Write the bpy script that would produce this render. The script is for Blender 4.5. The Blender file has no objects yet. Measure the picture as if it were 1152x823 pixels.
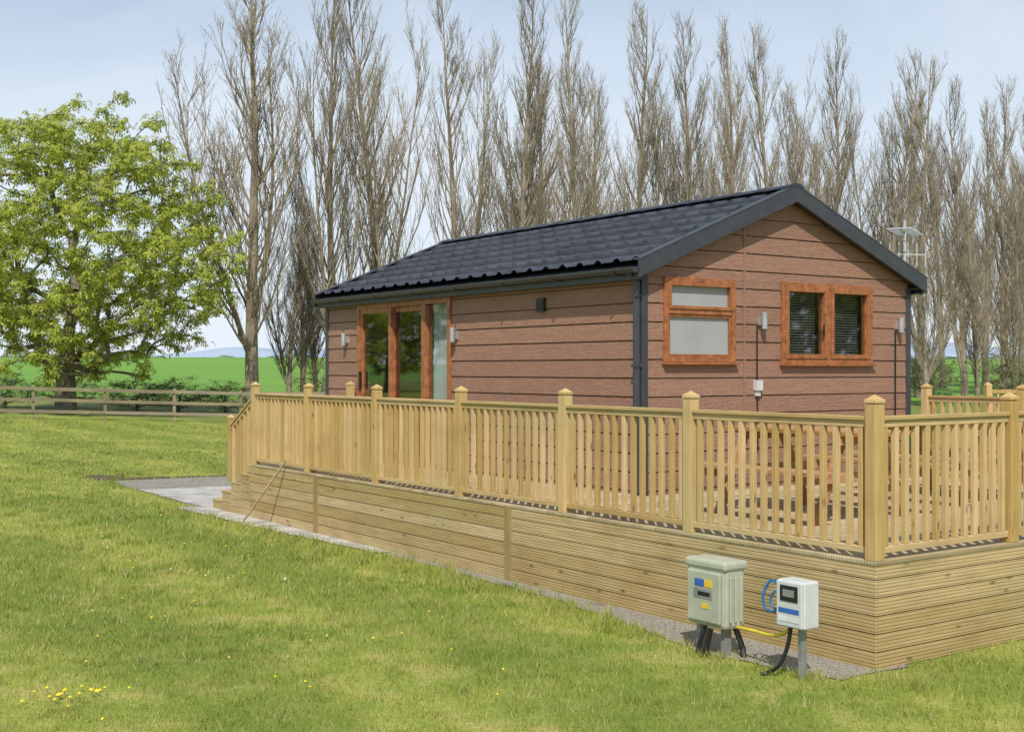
import bpy, math, random
import numpy as np
from mathutils import Vector, Matrix, Quaternion
random.seed(7); rng=np.random.default_rng(7)
scene=bpy.context.scene
COL=scene.collection
ANG=math.radians(35.1)
CX,CY=2.387,8.1
FR=Matrix.Translation((CX,CY,0))@Matrix.Rotation(ANG,4,'Z')
def W(s,t,z=0): return FR@Vector((s,t,z))
def sstep(a,b,x):
    x=np.clip((x-a)/(b-a),0,1); return x*x*(3-2*x)
def gz(x,y):
    x=np.asarray(x,float); y=np.asarray(y,float)
    a=sstep(30,46,y)*np.clip(-(x+14.5)*0.035,-0.15,0.25)
    b=np.clip((y-60)/240,0,1)*4.6
    return a+b
# ---------------- materials ----------------
def newmat(name):
    m=bpy.data.materials.new(name); m.use_nodes=True
    nt=m.node_tree; b=nt.nodes['Principled BSDF']
    return m,nt,b
def nd(nt,t,**kw):
    n=nt.nodes.new(t)
    for k,v in kw.items(): setattr(n,k,v)
    return n
def mixc(nt,fac,a,b,blend='MIX'):
    m=nd(nt,'ShaderNodeMix',data_type='RGBA',blend_type=blend)
    for sock,v in ((m.inputs[0],fac),(m.inputs[6],a),(m.inputs[7],b)):
        if isinstance(v,bpy.types.NodeSocket): nt.links.new(v,sock)
        elif isinstance(v,(int,float)): sock.default_value=v
        else: sock.default_value=(v[0],v[1],v[2],1)
    return m.outputs[2]
def math_(nt,op,a,b=None,c=None,clamp=False):
    m=nd(nt,'ShaderNodeMath',operation=op,use_clamp=clamp)
    for i,v in enumerate((a,b,c)):
        if v is None: continue
        if isinstance(v,bpy.types.NodeSocket): nt.links.new(v,m.inputs[i])
        else: m.inputs[i].default_value=v
    return m.outputs[0]
def maprange(nt,v,a,b,c=0,d=1):
    m=nd(nt,'ShaderNodeMapRange'); nt.links.new(v,m.inputs[0])
    for i,x in enumerate((a,b,c,d)): m.inputs[i+1].default_value=x
    return m.outputs[0]
def noise(nt,vec,scale,detail=4,rough=.55,dist=0):
    n=nd(nt,'ShaderNodeTexNoise'); n.inputs['Scale'].default_value=scale
    n.inputs['Detail'].default_value=detail; n.inputs['Roughness'].default_value=rough
    n.inputs['Distortion'].default_value=dist
    if vec is not None: nt.links.new(vec,n.inputs['Vector'])
    return n.outputs[0]
def mapping(nt,vec,scale=(1,1,1),rot=(0,0,0)):
    m=nd(nt,'ShaderNodeMapping'); m.inputs['Scale'].default_value=scale; m.inputs['Rotation'].default_value=rot
    nt.links.new(vec,m.inputs['Vector']); return m.outputs[0]
def objc(nt): return nd(nt,'ShaderNodeTexCoord').outputs['Object']
def pos(nt): return nd(nt,'ShaderNodeNewGeometry').outputs['Position']
def island(nt): return nd(nt,'ShaderNodeNewGeometry').outputs['Random Per Island']
def bump(nt,b,h,strength,dist=.01):
    n=nd(nt,'ShaderNodeBump'); n.inputs['Strength'].default_value=strength; n.inputs['Distance'].default_value=dist
    nt.links.new(h,n.inputs['Height']); nt.links.new(n.outputs[0],b.inputs['Normal'])
def simple(name,col,rough=.5,metal=0,var=.12,nscale=8,bmp=0):
    m,nt,b=newmat(name); p=objc(nt)
    n=noise(nt,p,nscale)
    dark=[c*(1-var*2) for c in col]; lite=[min(1,c*(1+var)) for c in col]
    nt.links.new(mixc(nt,maprange(nt,n,.3,.7),dark,lite),b.inputs['Base Color'])
    b.inputs['Roughness'].default_value=rough; b.inputs['Metallic'].default_value=metal
    if bmp: bump(nt,b,noise(nt,p,nscale*12),bmp,.003)
    return m
def timber(name,axis,c1,c2,dark,groove=None,rough=.75,tint=(.80,1.14)):
    m,nt,b=newmat(name); p=objc(nt); isl=island(nt)
    sc=[14,14,14]; sc[axis]=.9
    off=nd(nt,'ShaderNodeVectorMath',operation='ADD'); nt.links.new(p,off.inputs[0])
    cmb=nd(nt,'ShaderNodeCombineXYZ'); k=math_(nt,'MULTIPLY',isl,37.0)
    for i in range(3): nt.links.new(k,cmb.inputs[i])
    nt.links.new(cmb.outputs[0],off.inputs[1]); q=off.outputs[0]
    g=noise(nt,mapping(nt,q,sc),2.2,5,.6,.6)
    col=mixc(nt,maprange(nt,g,.32,.68),c1,c2)
    col=mixc(nt,maprange(nt,noise(nt,mapping(nt,q,[s*2.5 for s in sc]),1.5,3),.52,.75,0,.55),col,dark)
    sk=[6,6,6]; sk[axis]=2.2
    v=nd(nt,'ShaderNodeTexVoronoi'); v.inputs['Scale'].default_value=1.3; nt.links.new(mapping(nt,q,sk),v.inputs['Vector'])
    col=mixc(nt,maprange(nt,v.outputs['Distance'],.05,.14,.85,0),col,[c*.4 for c in dark])
    hs=nd(nt,'ShaderNodeHueSaturation'); nt.links.new(col,hs.inputs['Color'])
    nt.links.new(maprange(nt,isl,0,1,*tint),hs.inputs['Value']); nt.links.new(maprange(nt,isl,0,1,1.08,.88),hs.inputs['Saturation'])
    st=noise(nt,mapping(nt,p,(1,1,2.0)),1.6,4)
    out=mixc(nt,maprange(nt,st,.5,.75,0,.4),hs.outputs[0],[c*.8 for c in dark])
    out=mixc(nt,maprange(nt,noise(nt,p,.9,3),.48,.68,0,.3),out,(.38,.345,.16))
    h=g
    if groove:
        z=nd(nt,'ShaderNodeSeparateXYZ'); nt.links.new(p,z.inputs[0])
        w=math_(nt,'SINE',math_(nt,'MULTIPLY',z.outputs[groove[0]],2*math.pi/groove[1]))
        gf=maprange(nt,w,-.95,-.3,1,0)
        out=mixc(nt,math_(nt,'MULTIPLY',gf,.34),out,[c*.4 for c in dark])
        h=math_(nt,'SUBTRACT',math_(nt,'MULTIPLY',g,.3),gf)
    nt.links.new(out,b.inputs['Base Color']); b.inputs['Roughness'].default_value=rough
    b.inputs['Specular IOR Level'].default_value=.25
    bump(nt,b,h,.6,.004)
    return m
PC1=(.57,.42,.20); PC2=(.45,.315,.13); PD=(.31,.21,.085)
M_fasY=timber('pine_fascia_y',1,PC1,PC2,PD,(2,.0235))
M_fasX=timber('pine_fascia_x',0,PC1,PC2,PD,(2,.0235))
M_batt=timber('pine_batten',2,[c*.72 for c in PC1],[c*.7 for c in PC2],[c*.7 for c in PD])
M_floor=timber('pine_floor',0,(.56,.46,.28),(.46,.36,.2),(.30,.22,.12),(1,.0235))
M_pz=timber('pine_z',2,(.62,.435,.19),(.50,.335,.125),(.38,.24,.085))
M_py=timber('pine_y',1,(.58,.42,.19),(.48,.325,.135),(.35,.23,.095))
M_px=timber('pine_x',0,(.58,.42,.19),(.48,.325,.135),(.35,.23,.095))
M_fence=timber('old_fence_wood',0,(.29,.24,.155),(.21,.17,.11),(.13,.105,.07))
M_table=timber('picnic_wood',0,(.50,.27,.12),(.40,.20,.085),(.24,.12,.05))
def cladding():
    m,nt,b=newmat('brown_cladding'); p=objc(nt)
    isl=island(nt)
    off=nd(nt,'ShaderNodeVectorMath',operation='ADD'); nt.links.new(p,off.inputs[0])
    cmb=nd(nt,'ShaderNodeCombineXYZ'); k=math_(nt,'MULTIPLY',isl,23.0)
    for i in range(3): nt.links.new(k,cmb.inputs[i])
    nt.links.new(cmb.outputs[0],off.inputs[1]); q=off.outputs[0]
    g=noise(nt,mapping(nt,q,(3.5,3.5,34)),1.6,6,.65,.9)
    g2=noise(nt,mapping(nt,q,(14,14,70)),2.0,3,.6)
    col=mixc(nt,maprange(nt,g,.3,.7),(.275,.140,.089),(.39,.220,.146))
    col=mixc(nt,maprange(nt,g2,.52,.8,0,.6),col,(.50,.325,.225))
    col=mixc(nt,maprange(nt,g2,.48,.25,0,.5),col,(.17,.09,.06))
    hs=nd(nt,'ShaderNodeHueSaturation'); nt.links.new(col,hs.inputs['Color'])
    nt.links.new(maprange(nt,isl,0,1,.92,1.08),hs.inputs['Value'])
    nt.links.new(hs.outputs[0],b.inputs['Base Color']); b.inputs['Roughness'].default_value=.45
    bump(nt,b,math_(nt,'ADD',g,g2),1.0,.012)
    return m
M_clad=cladding()
M_groove=simple('cladding_groove',(.13,.072,.05),.7,0,.1)
M_roof=simple('roof_tile',(.05,.055,.068),.33,0,.25,3,.3)
M_trim=simple('anthracite_trim',(.05,.054,.064),.4,0,.1)
M_frame=simple('golden_oak_frame',(.37,.14,.055),.32,0,.22,14)
M_black=simple('black_plastic',(.015,.015,.016),.4)
M_steel=simple('brushed_steel',(.55,.55,.54),.35,.6)
M_galv=simple('galvanised',(.33,.33,.32),.5,.4)
M_alu=simple('aerial_aluminium',(.62,.63,.64),.4,.3)
M_greybox=simple('meter_box_grey_green',(.41,.43,.325),.55,0,.09,5,.2)
M_lightbox=simple('meter_box_white',(.58,.60,.58),.45,0,.07,5)
M_lbl_b=simple('label_blue',(.03,.12,.42),.4); M_lbl_y=simple('label_yellow',(.75,.5,.04),.4)
M_lbl_w=simple('label_white',(.7,.7,.7),.4)
M_hoseb=simple('hose_blue',(.02,.16,.4),.4); M_hosey=simple('hose_yellow',(.7,.55,.05),.4)
M_curt=simple('curtain_fabric',(.66,.72,.74),.9,0,.05)
M_frost=simple('frosted_glass',(.36,.38,.375),.22,0,.05,2)
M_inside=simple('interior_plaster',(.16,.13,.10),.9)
def glass():
    m,nt,b=newmat('window_glass'); nt.nodes.remove(b)
    out=nt.nodes['Material Output']
    tr=nd(nt,'ShaderNodeBsdfTransparent'); tr.inputs[0].default_value=(.74,.78,.77,1)
    gl=nd(nt,'ShaderNodeBsdfGlossy'); gl.inputs['Roughness'].default_value=.02
    lw=nd(nt,'ShaderNodeLayerWeight'); lw.inputs[0].default_value=.5
    f=maprange(nt,math_(nt,'POWER',lw.outputs['Facing'],2.5),0,1,.16,.95)
    bp=nd(nt,'ShaderNodeBump'); bp.inputs['Strength'].default_value=.05; nt.links.new(noise(nt,objc(nt),2.5,1),bp.inputs['Height'])
    nt.links.new(bp.outputs[0],gl.inputs['Normal'])
    mx=nd(nt,'ShaderNodeMixShader'); nt.links.new(f,mx.inputs[0]); nt.links.new(tr.outputs[0],mx.inputs[1]); nt.links.new(gl.outputs[0],mx.inputs[2])
    nt.links.new(mx.outputs[0],out.inputs[0]); return m
M_glass=glass()
def leafmat(name,c1,c2,trans=.35,dk=.5):
    m,nt,b=newmat(name); isl=island(nt)
    n=noise(nt,pos(nt),.5,2)
    col=mixc(nt,isl,c1,c2); col=mixc(nt,maprange(nt,n,.4,.65,0,dk),col,[c*.6 for c in c1])
    nt.links.new(col,b.inputs['Base Color']); b.inputs['Roughness'].default_value=.6
    b.inputs['Specular IOR Level'].default_value=.25
    t=nd(nt,'ShaderNodeBsdfTranslucent'); nt.links.new(col,t.inputs[0])
    mx=nd(nt,'ShaderNodeMixShader'); mx.inputs[0].default_value=trans
    nt.links.new(b.outputs[0],mx.inputs[1]); nt.links.new(t.outputs[0],mx.inputs[2])
    nt.links.new(mx.outputs[0],nt.nodes['Material Output'].inputs[0]); return m
M_chest=leafmat('chestnut_leaf',(.34,.41,.05),(.62,.66,.14),.5,.3)
M_bud=leafmat('poplar_bud',(.26,.22,.08),(.42,.38,.13),.3)
M_shrub=leafmat('shrub_leaf',(.07,.13,.025),(.17,.24,.05),.3)
M_shruby=leafmat('spring_shrub_leaf',(.18,.20,.05),(.36,.36,.09),.3)
M_bark=simple('chestnut_bark',(.19,.16,.115),.9,0,.25,6)
M_pbark=simple('poplar_bark',(.30,.245,.175),.9,0,.22,1.5)
def lawnmat(name,blade):
    m,nt,b=newmat(name); p=pos(nt)
    big=noise(nt,p,.5,4,.6); med=noise(nt,p,2.3,5,.65); fine=noise(nt,p,26,4,.7)
    c=mixc(nt,maprange(nt,big,.36,.62),(.20,.275,.04),(.36,.40,.08))
    c=mixc(nt,maprange(nt,med,.50,.68,0,.9),c,(.50,.45,.16))
    c=mixc(nt,maprange(nt,med,.46,.30,0,.7),c,(.14,.21,.03))
    q=mapping(nt,p,(1,1,1),(0,0,-ANG)); sx=nd(nt,'ShaderNodeSeparateXYZ'); nt.links.new(q,sx.inputs[0])
    wv=math_(nt,'ADD',sx.outputs[0],math_(nt,'MULTIPLY',noise(nt,p,.12,1),5.0))
    st=math_(nt,'SINE',math_(nt,'MULTIPLY',wv,2*math.pi/2.3))
    c=mixc(nt,maprange(nt,st,-.4,.4,.0,.5),c,(.145,.22,.03))
    if blade:
        isl=island(nt); c=mixc(nt,maprange(nt,isl,.0,1,0,.55),c,(.48,.48,.14))
        c=mixc(nt,maprange(nt,isl,.92,.94,0,.8),c,(.62,.52,.29))
    else:
        c=mixc(nt,maprange(nt,fine,.45,.75,0,.8),c,(.12,.15,.028))
        sy=nd(nt,'ShaderNodeSeparateXYZ'); nt.links.new(p,sy.inputs[0])
        crop=mixc(nt,noise(nt,mapping(nt,p,(.02,.1,1)),1,3),(.13,.27,.04),(.19,.35,.06))
        c=mixc(nt,maprange(nt,sy.outputs[1],66,70),c,crop)
        v=math_(nt,'MULTIPLY',maprange(nt,sy.outputs[1],49,50.5),maprange(nt,sy.outputs[1],72,69))
        c=mixc(nt,math_(nt,'MULTIPLY',v,maprange(nt,med,.3,.6,.3,1)),c,(.17,.20,.06))
        bump(nt,b,fine,.8,.03)
    nt.links.new(c,b.inputs['Base Color']); b.inputs['Roughness'].default_value=.8
    b.inputs['Specular IOR Level'].default_value=.15
    if blade:
        t=nd(nt,'ShaderNodeBsdfTranslucent'); nt.links.new(c,t.inputs[0])
        mx=nd(nt,'ShaderNodeMixShader'); mx.inputs[0].default_value=.3
        nt.links.new(b.outputs[0],mx.inputs[1]); nt.links.new(t.outputs[0],mx.inputs[2])
        nt.links.new(mx.outputs[0],nt.nodes['Material Output'].inputs[0])
    return m
M_lawn=lawnmat('lawn',False); M_blade=lawnmat('grass_blade',True)
def gravel():
    m,nt,b=newmat('concrete_gravel'); p=pos(nt)
    v=nd(nt,'ShaderNodeTexVoronoi'); v.inputs['Scale'].default_value=45; nt.links.new(p,v.inputs['Vector'])
    c=mixc(nt,noise(nt,p,2.5,5),(.26,.235,.20),(.48,.45,.40))
    c=mixc(nt,maprange(nt,v.outputs['Distance'],.3,.7,0,.6),c,(.12,.10,.08))
    c=mixc(nt,maprange(nt,noise(nt,p,1.1,4),.55,.65,0,.7),c,(.18,.14,.09))
    nt.links.new(c,b.inputs['Base Color']); b.inputs['Roughness'].default_value=.9
    bump(nt,b,v.outputs['Distance'],.8,.02); return m
M_grav=gravel()
M_conc=simple('pale_concrete',(.46,.44,.395),.9,0,.2,3,.4)
M_soil=simple('soil',(.11,.075,.045),.95,0,.3,9,.6)
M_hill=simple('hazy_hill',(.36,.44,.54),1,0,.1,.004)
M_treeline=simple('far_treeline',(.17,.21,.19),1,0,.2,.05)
M_flower=simple('dandelion_yellow',(.85,.62,.02),.6)
M_daisy=simple('daisy_white',(.8,.8,.78),.6)
# ---------------- mesh builder ----------------
class MB:
    def __init__(s): s.v=[]; s.f=[]; s.m=[]
    def poly(s,pts,faces,mi=0):
        o=len(s.v); s.v+= [tuple(p) for p in pts]
        for f in faces: s.f.append(tuple(i+o for i in f)); s.m.append(mi)
    def box(s,x0,x1,y0,y1,z0,z1,mi=0):
        s.poly([(x0,y0,z0),(x1,y0,z0),(x1,y1,z0),(x0,y1,z0),(x0,y0,z1),(x1,y0,z1),(x1,y1,z1),(x0,y1,z1)],
            [(0,3,2,1),(4,5,6,7),(0,1,5,4),(1,2,6,5),(2,3,7,6),(3,0,4,7)],mi)
    def hexa(s,p,mi=0):
        s.poly(p,[(0,3,2,1),(4,5,6,7),(0,1,5,4),(1,2,6,5),(2,3,7,6),(3,0,4,7)],mi)
    def pyr(s,cx,cy,z0,z1,r,mi=0):
        s.poly([(cx-r,cy-r,z0),(cx+r,cy-r,z0),(cx+r,cy+r,z0),(cx-r,cy+r,z0),(cx,cy,z1)],[(0,3,2,1),(0,1,4),(1,2,4),(2,3,4),(3,0,4)],mi)
    def tube(s,pts,radii,n=6,mi=0,cap=True):
        pts=[Vector(p) for p in pts]
        if not hasattr(radii,'__len__'): radii=[radii]*len(pts)
        o=len(s.v); ref=Vector((.31,.95,.05)).normalized()
        for i,p in enumerate(pts):
            d=(pts[min(i+1,len(pts)-1)]-pts[max(i-1,0)])
            if d.length<1e-9: d=Vector((0,0,1))
            d.normalize(); a=d.cross(ref)
            if a.length<.05: a=d.cross(Vector((1,0,0)))
            a.normalize(); b=d.cross(a)
            for k in range(n):
                an=2*math.pi*k/n; q=p+(a*math.cos(an)+b*math.sin(an))*radii[i]
                s.v.append((q.x,q.y,q.z))
        for i in range(len(pts)-1):
            for k in range(n):
                k2=(k+1)%n
                s.f.append((o+i*n+k,o+i*n+k2,o+(i+1)*n+k2,o+(i+1)*n+k)); s.m.append(mi)
        if cap and n>3:
            s.f.append(tuple(o+k for k in range(n))[::-1]); s.m.append(mi)
            e=o+(len(pts)-1)*n; s.f.append(tuple(e+k for k in range(n))); s.m.append(mi)
    def mesh(s,name,mats,smooth=False):
        me=bpy.data.meshes.new(name); me.from_pydata(s.v,[],s.f)
        for m in mats: me.materials.append(m)
        me.polygons.foreach_set('material_index',s.m)
        if smooth: me.polygons.foreach_set('use_smooth',[True]*len(s.f))
        me.update(); return me
    def obj(s,name,mats,parent=None,mat=None,smooth=False,bevel=0,fixn=True):
        me=s.mesh(name,mats,smooth)
        if fixn:
            import bmesh
            bm=bmesh.new(); bm.from_mesh(me); bmesh.ops.recalc_face_normals(bm,faces=bm.faces); bm.to_mesh(me); bm.free()
        o=bpy.data.objects.new(name,me); COL.objects.link(o)
        if parent: o.parent=parent
        if mat is not None: o.matrix_world=mat
        if bevel:
            b=o.modifiers.new('bevel','BEVEL'); b.width=bevel; b.segments=2; b.limit_method='ANGLE'
        return o
def empty(name,mat):
    e=bpy.data.objects.new(name,None); COL.objects.link(e); e.matrix_world=mat; e.empty_display_size=.3; return e
# ---------------- ground ----------------
def axis(vals): return np.array(sorted(set(vals)))
xs=axis(list(np.arange(-60,61,2.0))+[-4000,-2500,-1500,-900,-500,-300,-200,-130,-90]+[4000,2500,1500,900,500,300,200,130,90])
ys=axis(list(np.arange(-20,100,2.0))+[-400,-150,-60,110,130,160,200,250,300,340,400,600,1000,1600,2500,4200])
X,Y=np.meshgrid(xs,ys); Z=gz(X,Y)
v=np.stack([X,Y,Z],-1).reshape(-1,3); nx=len(xs)
F=[(j*nx+i,j*nx+i+1,(j+1)*nx+i+1,(j+1)*nx+i) for j in range(len(ys)-1) for i in range(nx-1)]
g=MB(); g.v=[tuple(a) for a in v]; g.f=F; g.m=[0]*len(F); g.obj('ground',[M_lawn],smooth=True,fixn=False)
def patch(name,pts,z,mat,jit=.03,world=True):
    out=[]; n=len(pts)
    for i in range(n):
        a=Vector(pts[i]); b=Vector(pts[(i+1)%n]); k=max(1,int((b-a).length/.12))
        for j in range(k):
            p=a.lerp(b,j/k); out.append((p.x+random.uniform(-jit,jit),p.y+random.uniform(-jit,jit)))
    if not world: out=[tuple(W(*p))[:2] for p in out]
    import bmesh
    bm=bmesh.new(); vs=[bm.verts.new((x,y,z)) for x,y in out]
    f=bm.faces.new(vs); bmesh.ops.recalc_face_normals(bm,faces=bm.faces)
    if f.normal.z<0: f.normal_flip()
    bmesh.ops.triangulate(bm,faces=bm.faces)
    me=bpy.data.meshes.new(name); bm.to_mesh(me); bm.free(); me.materials.append(mat)
    o=bpy.data.objects.new(name,me); COL.objects.link(o); return out
P_strip=patch('gravel_strip',[(.3,-.03),(-.36,-.02),(-.52,.5),(-.56,1.1),(-.33,2.2),(-.22,3.2),(-.14,5),(-.14,7),(-.26,8.2),(-.34,10),(-.4,11.9),(.3,11.9)],.008,M_grav,.03,False)
P_kerb=patch('concrete_strip',[(.2,6.4),(-.16,6.4),(-.22,7.2),(-.32,8.4),(-.37,9.6),(-.42,11.8),(.2,11.8)],.014,M_conc,.02,False)
P_path=patch('gravel_path',[(-7.1,21.8),(-5.4,22.8),(-2.5,23.6),(0,21),(-3.2,16.6),(-4.3,17.2),(-4.8,18.2),(-5.9,19.9)],.004,M_grav,.06)
P_slab=patch('concrete_path',[(-6.1,20.2),(-4.2,21.1),(-2.6,19),(-4.1,17.3),(-4.85,18.3)],.012,M_conc,.02)
P_soil=patch('soil_patch',[(-7.9,23.2),(-6.9,22.6),(-5.2,23.1),(-5.3,22.8),(-7.2,21.9),(-7.8,22.5)],.006,M_soil,.1)
# ---------------- grass ----------------
def inpoly(px,py,poly):
    r=np.zeros(len(px),bool); n=len(poly)
    for i in range(n):
        x1,y1=poly[i]; x2,y2=poly[(i+1)%n]
        if y1==y2: continue
        c=((y1>py)!=(y2>py))&(px<(x2-x1)*(py-y1)/(y2-y1)+x1); r^=c
    return r
N=300000
d=np.exp(rng.uniform(np.log(5.2),np.log(46),N)); x=rng.uniform(-.52,.52,N)*d; y=d*1.0
NT=1700; td=np.exp(rng.uniform(np.log(5.5),np.log(30),NT)); tx=rng.uniform(-.5,.5,NT)*td; K=34
ux=np.repeat(tx,K)+rng.normal(0,.035,NT*K)*np.repeat(rng.uniform(.6,2.2,NT),K); uy=np.repeat(td,K)+rng.normal(0,.035,NT*K)*np.repeat(rng.uniform(.6,2.2,NT),K)
tuft=np.concatenate([np.zeros(N,bool),np.ones(NT*K,bool)])
x=np.concatenate([x,ux]); y=np.concatenate([y,uy]); d=np.concatenate([d,np.repeat(td,K)])
c,s_=math.cos(ANG),math.sin(ANG)
S=(x-CX)*c+(y-CY)*s_; T=-(x-CX)*s_+(y-CY)*c
keep=~((S>0.0)&(S<6.3)&(T>0.0)&(T<11.6))
for P in (P_strip,P_path,P_soil):
    ins=inpoly(x,y,P); keep&=~(ins&(rng.random(len(x))<(.93 if P is not P_soil else .6)))
keep&=~inpoly(x,y,P_slab)&~inpoly(x,y,P_kerb)
x,y,d,tuft=x[keep],y[keep],d[keep],tuft[keep]; n=len(x)
sc=np.clip(d/8,.8,3.2)
h=rng.uniform(.018,.045,n)*np.clip(sc,.8,1.5); w=rng.uniform(.0022,.0042,n)*sc
h=np.where(tuft,h*1.35,h)
S=(x-CX)*c+(y-CY)*s_; T=-(x-CX)*s_+(y-CY)*c
near=(S>-.75)&(S<0)&(T>-.5)&(T<12)
h=np.where(near,h*1.7,h)
h=np.where((d>41),h*2.2,h)
a=rng.uniform(0,2*np.pi,n); ln=rng.uniform(.1,.9,n)*h; b_=rng.uniform(0,2*np.pi,n)
z=gz(x,y)
V=np.zeros((n,3,3)); V[:,0]=np.stack([x-np.cos(a)*w,y-np.sin(a)*w,z-.003],1); V[:,1]=np.stack([x+np.cos(a)*w,y+np.sin(a)*w,z-.003],1)
V[:,2]=np.stack([x+np.cos(b_)*ln,y+np.sin(b_)*ln,z+h],1)
def fastmesh(name,V,mat,k):
    V=V.reshape(-1,3); nf=len(V)//k
    me=bpy.data.meshes.new(name); me.vertices.add(len(V)); me.vertices.foreach_set('co',V.astype(np.float32).ravel())
    me.loops.add(nf*k); me.loops.foreach_set('vertex_index',np.arange(nf*k,dtype=np.int32))
    me.polygons.add(nf); me.polygons.foreach_set('loop_start',np.arange(0,nf*k,k,dtype=np.int32)); me.polygons.foreach_set('loop_total',np.full(nf,k,dtype=np.int32))
    me.materials.append(mat); me.update(calc_edges=True); me.validate(); return me
o=bpy.data.objects.new('lawn_grass',fastmesh('lawn_grass',V,M_blade,3)); COL.objects.link(o)
# dandelions
fl=MB()
def flower(x,y,r,mi):
    z=float(gz(x,y)); hh=random.uniform(.03,.06)
    fl.tube([(x,y,z),(x,y,z+hh)],.002,3,2,False)
    pts=[(x,y,z+hh+.010)]; tx,ty=random.uniform(-.3,.3),random.uniform(-.6,.1)
    for k in range(9):
        a=2*math.pi*k/9; q=r*(1 if k%2 else .8); dx,dy=math.cos(a)*q,math.sin(a)*q
        pts.append((x+dx,y+dy,z+hh+dx*tx+dy*ty*-1))
    fl.poly(pts,[(0,1+k,1+(k+1)%9) for k in range(9)],mi)
for i in range(16):
    flower(random.gauss(-2.62,.14),random.gauss(7.42,.07),random.uniform(.010,.017),0)
for i in range(90):
    dd=math.exp(random.uniform(math.log(6.8),math.log(26))); xx=random.uniform(-.45,.0)*dd
    q=FR.inverted()@Vector((xx,dd,0))
    if q.x>-.6 and q.y>-.3: continue
    flower(xx,dd,random.uniform(.007,.011)*max(1,dd/13),0 if random.random()<.93 else 1)
fl.obj('dandelion_flowers',[M_flower,M_daisy,M_blade],fixn=False)
# ---------------- deck ----------------
deck=empty('timber_deck',FR)
DH=.713; L=10.22; FW=5.95; CT=4.14; CS=1.59
b=MB()
nb=6; bh=DH/nb
for k in range(nb):
    z0=k*bh+.0035; z1=(k+1)*bh-.0035
    for (t0,t1) in ((0,4.17),(4.27,8.21),(8.31,L)): b.box(0,.028,t0+.001,t1,z0,z1,0)
for (t0,t1) in ((4.172,4.268),(8.212,8.308)): b.box(-.012,.03,t0,t1,-.02,DH-.008,1)
b.obj('side_fascia',[M_fasY,M_batt],deck,bevel=.003)
b=MB()
for k in range(nb):
    z0=k*bh+.0035; z1=(k+1)*bh-.0035
    for (s0,s1) in ((.03,3.3),(3.304,FW)): b.box(s0,s1,0,.028,z0,z1,0)
    b.box(FW-.028,FW,.03,CT,z0,z1,0)
b.obj('front_fascia',[M_fasX],deck,bevel=.003)
b=MB(); b.box(.03,.05,.03,L-.05,-.02,DH-.03); b.box(.05,FW-.03,.03,.05,-.02,DH-.03); b.obj('frame_backing',[M_soil],deck)
b=MB(); t=0.0
while t<L:
    b.box(-.006,FW+.006 if t+.14<CT else CS-.03,t-.006,t+.134,DH-.022,DH+.004); t+=.145
b.obj('floor_boards',[M_floor],deck,bevel=.003)
b=MB()
for k in range(4):
    zt=DH-(k+1)*.142; t0=L+.005+k*.33; t1=t0+.33
    b.box(.0,1.5,t0,t1+.02,zt-.025,zt,0)
    nb2=max(1,round(zt/.12)); 
    for j in range(nb2):
        b.box(.004,.03,t0+.001,t1,j*(zt-.026)/nb2+.003,(j+1)*(zt-.026)/nb2-.002,1)
    b.box(.03,1.5,t1-.02,t1,max(0,zt-.14),zt-.027,0)
b.obj('steps',[M_fasX,M_fasY],deck,bevel=.003)
# railings
PT=1.80; RT=DH+.955
posts=MB(); rails=MB(); railx=MB(); bal=MB()
def post(s,t,z0=DH,z1=PT,h=.046,mb=None):
    mb=mb or posts
    mb.box(s-h,s+h,t-h,t+h,z0+.005,z1-.055); 
    mb.box(s-h+.008,s+h-.008,t-h+.008,t+h-.008,z1-.056,z1-.044)
    mb.box(s-h-.004,s+h+.004,t-h-.004,t+h+.004,z1-.045,z1-.022); mb.pyr(s,t,z1-.022,z1+.015,h+.003)
SP=[.048,1.80,3.40,5.10,6.83,8.55,10.16]
for t in SP: post(.048,t)
for i in range(len(SP)-1):
    a,b_=SP[i]+.046,SP[i+1]-.046
    rails.box(.012,.084,a,b_,RT-.028,RT); rails.box(.028,.07,a,b_,RT-.075,RT-.029)
    rails.box(.028,.07,a,b_,DH+.045,DH+.088)
    n=round((b_-a)/.112); p=(b_-a)/n
    for k in range(n):
        c_=a+p*(k+.5)+random.uniform(-.004,.004); bal.box(.030,.068,c_-.02,c_+.02,DH+.0885,RT-.0755)
FP=[.048,1.57,3.05,4.5,FW-.048]
for s in FP[1:]: post(s,.048)
for i in range(len(FP)-1):
    a,b_=FP[i]+.046,FP[i+1]-.046
    railx.box(a,b_,.012,.084,RT-.028,RT); railx.box(a,b_,.028,.07,RT-.075,RT-.029); railx.box(a,b_,.028,.07,DH+.045,DH+.088)
    n=round((b_-a)/.112); p=(b_-a)/n
    for k in range(n):
        c_=a+p*(k+.5)+random.uniform(-.004,.004); bal.box(c_-.02,c_+.02,.030,.068,DH+.0885,RT-.0755)
BP=[.048,1.4,2.7,3.95]; sB=FW-.048
for t in BP[1:]: post(sB,t)
for i in range(3):
    a,b_=BP[i]+.046,BP[i+1]-.046
    rails.box(sB-.036,sB+.036,a,b_,RT-.028,RT); rails.box(sB-.02,sB+.02,a,b_,RT-.075,RT-.029); rails.box(sB-.02,sB+.02,a,b_,DH+.045,DH+.088)
    n=round((b_-a)/.112); p=(b_-a)/n
    for k in range(n):
        c_=a+p*(k+.5); bal.box(sB-.02,sB+.02,c_-.02,c_+.02,DH+.0885,RT-.0755)
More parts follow.
